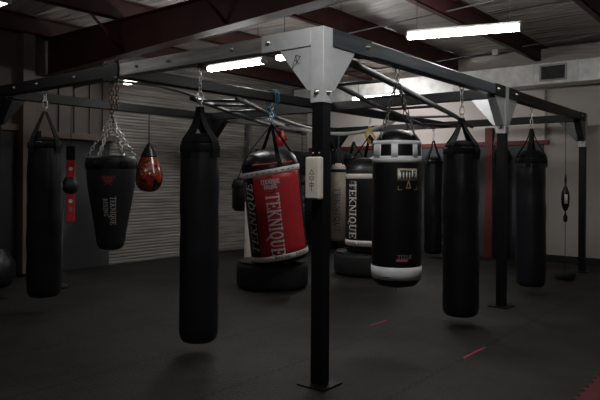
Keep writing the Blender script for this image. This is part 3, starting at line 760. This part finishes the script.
# ------------------------------------------------------------------ orange teardrop bag
ta, tb = 5.98, 7.69; zb = 1.285
t = thing('teardrop_bag', 'orange marbled teardrop bag hanging before the ribbed wall', 'punching bag', (ta, tb, zb))
prof = [(0, 0), (.08, .008), (.14, .04), (.185, .1), (.208, .18), (.21, .26), (.19, .36), (.155, .46), (.115, .55), (.075, .64)]
MB().lathe(prof, 40).build('bag_body', MARB, t)
MB().lathe([(.125, .535), (.12, .56), (.08, .645), (.045, .71), (.022, .74), (.012, .76), (0, .762)], 32).build('top_cap', LE2, t)
MB().tube([(0, 0, .755), (0, 0, Z0-zb)], .008, 6).build('cord', WIRE, t)
# ------------------------------------------------------------------ red double-end strap by the left wall
ta, tb = 4.67, 7.69
t = thing('double_end_bag', 'slim red double-end bag with a black top, on a cord left of the tapered bag', 'punching bag', (ta, tb, 0))
R = Matrix.Rotation(face_theta(ta, tb)+pi/2, 4, 'Z')
def loc(mb): mb.v = [tuple(R @ Vector(p)) for p in mb.v]; return mb
loc(MB().box(-.056, .056, -.035, .035, .89, 1.74)).build('red_body', REDV, t, .012)
loc(MB().box(-.058, .058, -.037, .037, 1.74, 1.93)).build('black_cap', LE2, t, .01)
loc(MB().lathe([(0, 1.27), (.07, 1.29), (.11, 1.36), (.11, 1.42), (.07, 1.5), (0, 1.52)], 24, lambda q, z, r: 0 if r < .01 else .006*sin(5*q))).build('wrapped_ball', LEG, t)
loc(MB().lathe([(0, 1.31), (.03, 1.32), (.035, 1.38), (.02, 1.43), (0, 1.44)], 12, c=(-.13, -.04))).build('side_knob', CREAM, t)
for z in (1.62, 1.18):
    loc(MB().add([(.026*cos(q), -.0375, z+.026*sin(q)) for q in [2*pi*k/20 for k in range(20)]], [tuple(range(20))])).build('round_badge', LETTER, t)
loc(MB().add([(x*.02, -.0375, 1.07+z*.03) for x, z in ((-1, -1), (1, -1), (1, 1), (-1, 1))], [(0, 1, 2, 3)])).build('square_badge', LETTERD, t)
MB().tube([(0, 0, 1.93), (0, 0, Z0)], .006, 6).build('upper_cord', WIRE, t)
loc(MB().tube([(-.085, 0, 1.3), (-.1, 0, .7), (-.11, 0, .06)], .006, 6)).build('lower_cord', LETTERD, t)
loc(MB().lathe([(0, 0), (.09, 0), (.1, .03), (.05, .06), (0, .07)], 20, c=(-.11, 0))).build('floor_anchor', RUBBER, t)
# ------------------------------------------------------------------ right double-end bag
ta, tb = 9.91, 2.69
t = thing('double_end_bag', 'small black double-end bag on a cord in front of the cream wall', 'punching bag', (ta, tb, 0))
MB().tube([(0, 0, 1.58), (0, 0, Z0)], .005, 6).build('upper_cord', WIRE, t)
MB().lathe([(0, 1.03), (.03, 1.05), (.055, 1.12), (.062, 1.22), (.055, 1.32), (.03, 1.39), (.012, 1.43), (.02, 1.5), (.012, 1.58), (0, 1.59)], 24).build('bag_body', LE2, t)
th = face_theta(ta, tb); shell(lambda z: .062, th-.2, th+.5, 1.15, 1.29, .001, nt=8).build('white_label', LETTER, t)
MB().lathe([(0, .86), (.03, .88), (.035, .94), (.012, 1.0), (.01, 1.03), (0, 1.035)], 16).build('lower_knot', LE2, t)
MB().tube([(0, 0, .09), (.0, 0, .88)], .005, 6).build('lower_cord', WIRE, t)
m = MB().lathe([(0, 0), (.13, 0), (.15, .03), (.15, .09), (.12, .12), (0, .12)], 28); m.build('floor_weight', RUBBER, t)

# ------------------------------------------------------------------ pad on the corner post
t = thing('striking_pad', 'cream striking pad with two dark painted characters, fixed to the corner post', 'pad', (A1-.0, B1-.002, 1.355))
MB().box(-.115, -.053, -.062, .062, 0, .305).build('pad_body', PADC, t, .012)
m = MB()
def fp(s, q): return (-.1157, -s, .15+q)
for pts in ([(-.022, .03), (0, .065), (.022, .03)], [(-.012, .03), (.012, .03)], [(-.02, .01), (.02, .01), (.014, -.01), (-.014, -.01), (-.02, .01)], [(0, -.02), (0, -.09)], [(-.016, -.035), (.016, -.035), (.016, -.055), (-.016, -.055), (-.016, -.035)]):
    stroke2(m, pts, .0055, fp)
m.build('painted_characters', mat('ink_brown', (.09, .05, .045), .7), t)
for s in (-1, 1): MB().box(-.062, -.05, s*.03-.008, s*.03+.008, .305, .35).build('mounting_strap', BLKP, t, .002)
for s in (-1, 1): MB().tube([(-.062, s*.03, .335), (-.067, s*.03, .335)], .006, 8).build('screw', CHROME, t)

# ------------------------------------------------------------------ floor pieces
def teeth(a0, a1, b1, b0):
    pts = [(a0, b0), (a1, b0)]; a = a1; per = .06; k = 0
    while a > a0+1e-6:
        bb = b1+(.012 if k % 2 else -.012); pts += [(a, bb), (max(a-per, a0), bb)]; a -= per; k += 1
    q = []
    for p in pts:
        if not q or p != q[-1]: q.append(p)
    return q
o = MB().prism(teeth(3.95, 5.93, 1.15, .15)[::-1], 'z', 0, .006).build('red_floor_mat', mat('red_mat', (.12, .014, .022), .75, 0, .15, 5, .2, 40)); tag(o, 'red jigsaw-edged floor mat at the lower right corner', 'floor mat')
pk = mat('pink_tape_mat', (.42, .035, .07), .7)
def strip(p, q, w, lab):
    p, q = Vector((*p, 0)), Vector((*q, 0)); d = (q-p).normalized(); s = Vector((-d.y, d.x, 0))*w/2; c = [p-s, q-s, q+s, p+s]
    o = MB().add([(v.x, v.y, z) for z in (0.0, .004) for v in c], [(3, 2, 1, 0), (4, 5, 6, 7), (0, 1, 5, 4), (1, 2, 6, 5), (2, 3, 7, 6), (3, 0, 4, 7)]).build('pink_edge_strip', pk)
    tag(o, lab, 'floor strip')
strip((4.95, 2.15), (5.38, 2.14), .022, 'pink strip along a floor mat seam, lower right of the corner post')
strip((5.43, 3.37), (5.75, 3.365), .022, 'short faint pink strip on the floor below the white-collared bag')
a, b = cam2w((-9-300)*8.55/619, 8.55)
t = thing('gym_bag', 'dark slumped gym bag on the floor at the far left edge', 'bag', (a, b, 0))
MB().lathe([(0, 0), (.28, 0), (.33, .12), (.3, .32), (.2, .48), (.1, .55), (0, .56)], 28, lambda q, z, r: .02*sin(3*q+z*8) if r > .05 else 0).build('bag_body', LE2, t)
MB().tube(smooth([(-.12, 0, .5), (-.08, 0, .62), (.05, 0, .64), (.12, 0, .48)]), .014, 8).build('handle', WEB, t)

# ------------------------------------------------------------------ camera, world, view
cd = bpy.data.cameras.new('camera'); co = bpy.data.objects.new('camera', cd); C.objects.link(co)
fwd = Vector((FX, FY, 0)).normalized(); rgt = Vector((FY, -FX, 0)).normalized(); up = Vector((0, 0, 1))
M = Matrix((rgt, up, -fwd)).transposed().to_4x4()
co.matrix_world = Matrix.Translation((0, 0, CAMH)) @ M @ Matrix.Rotation(radians(.35), 4, 'Z')
cd.sensor_width = 36; cd.lens = 36*619/600; cd.shift_y = -21/600; cd.clip_start = .05
bpy.context.scene.camera = co
w = bpy.data.worlds.new('world'); bpy.context.scene.world = w; w.use_nodes = True
w.node_tree.nodes['Background'].inputs[0].default_value = (.02, .022, .025, 1)
w.node_tree.nodes['Background'].inputs[1].default_value = .5
sc = bpy.context.scene
sc.view_settings.view_transform = 'Standard'; sc.view_settings.look = 'None'; sc.view_settings.gamma = 1
sc.view_settings.exposure = 1.55
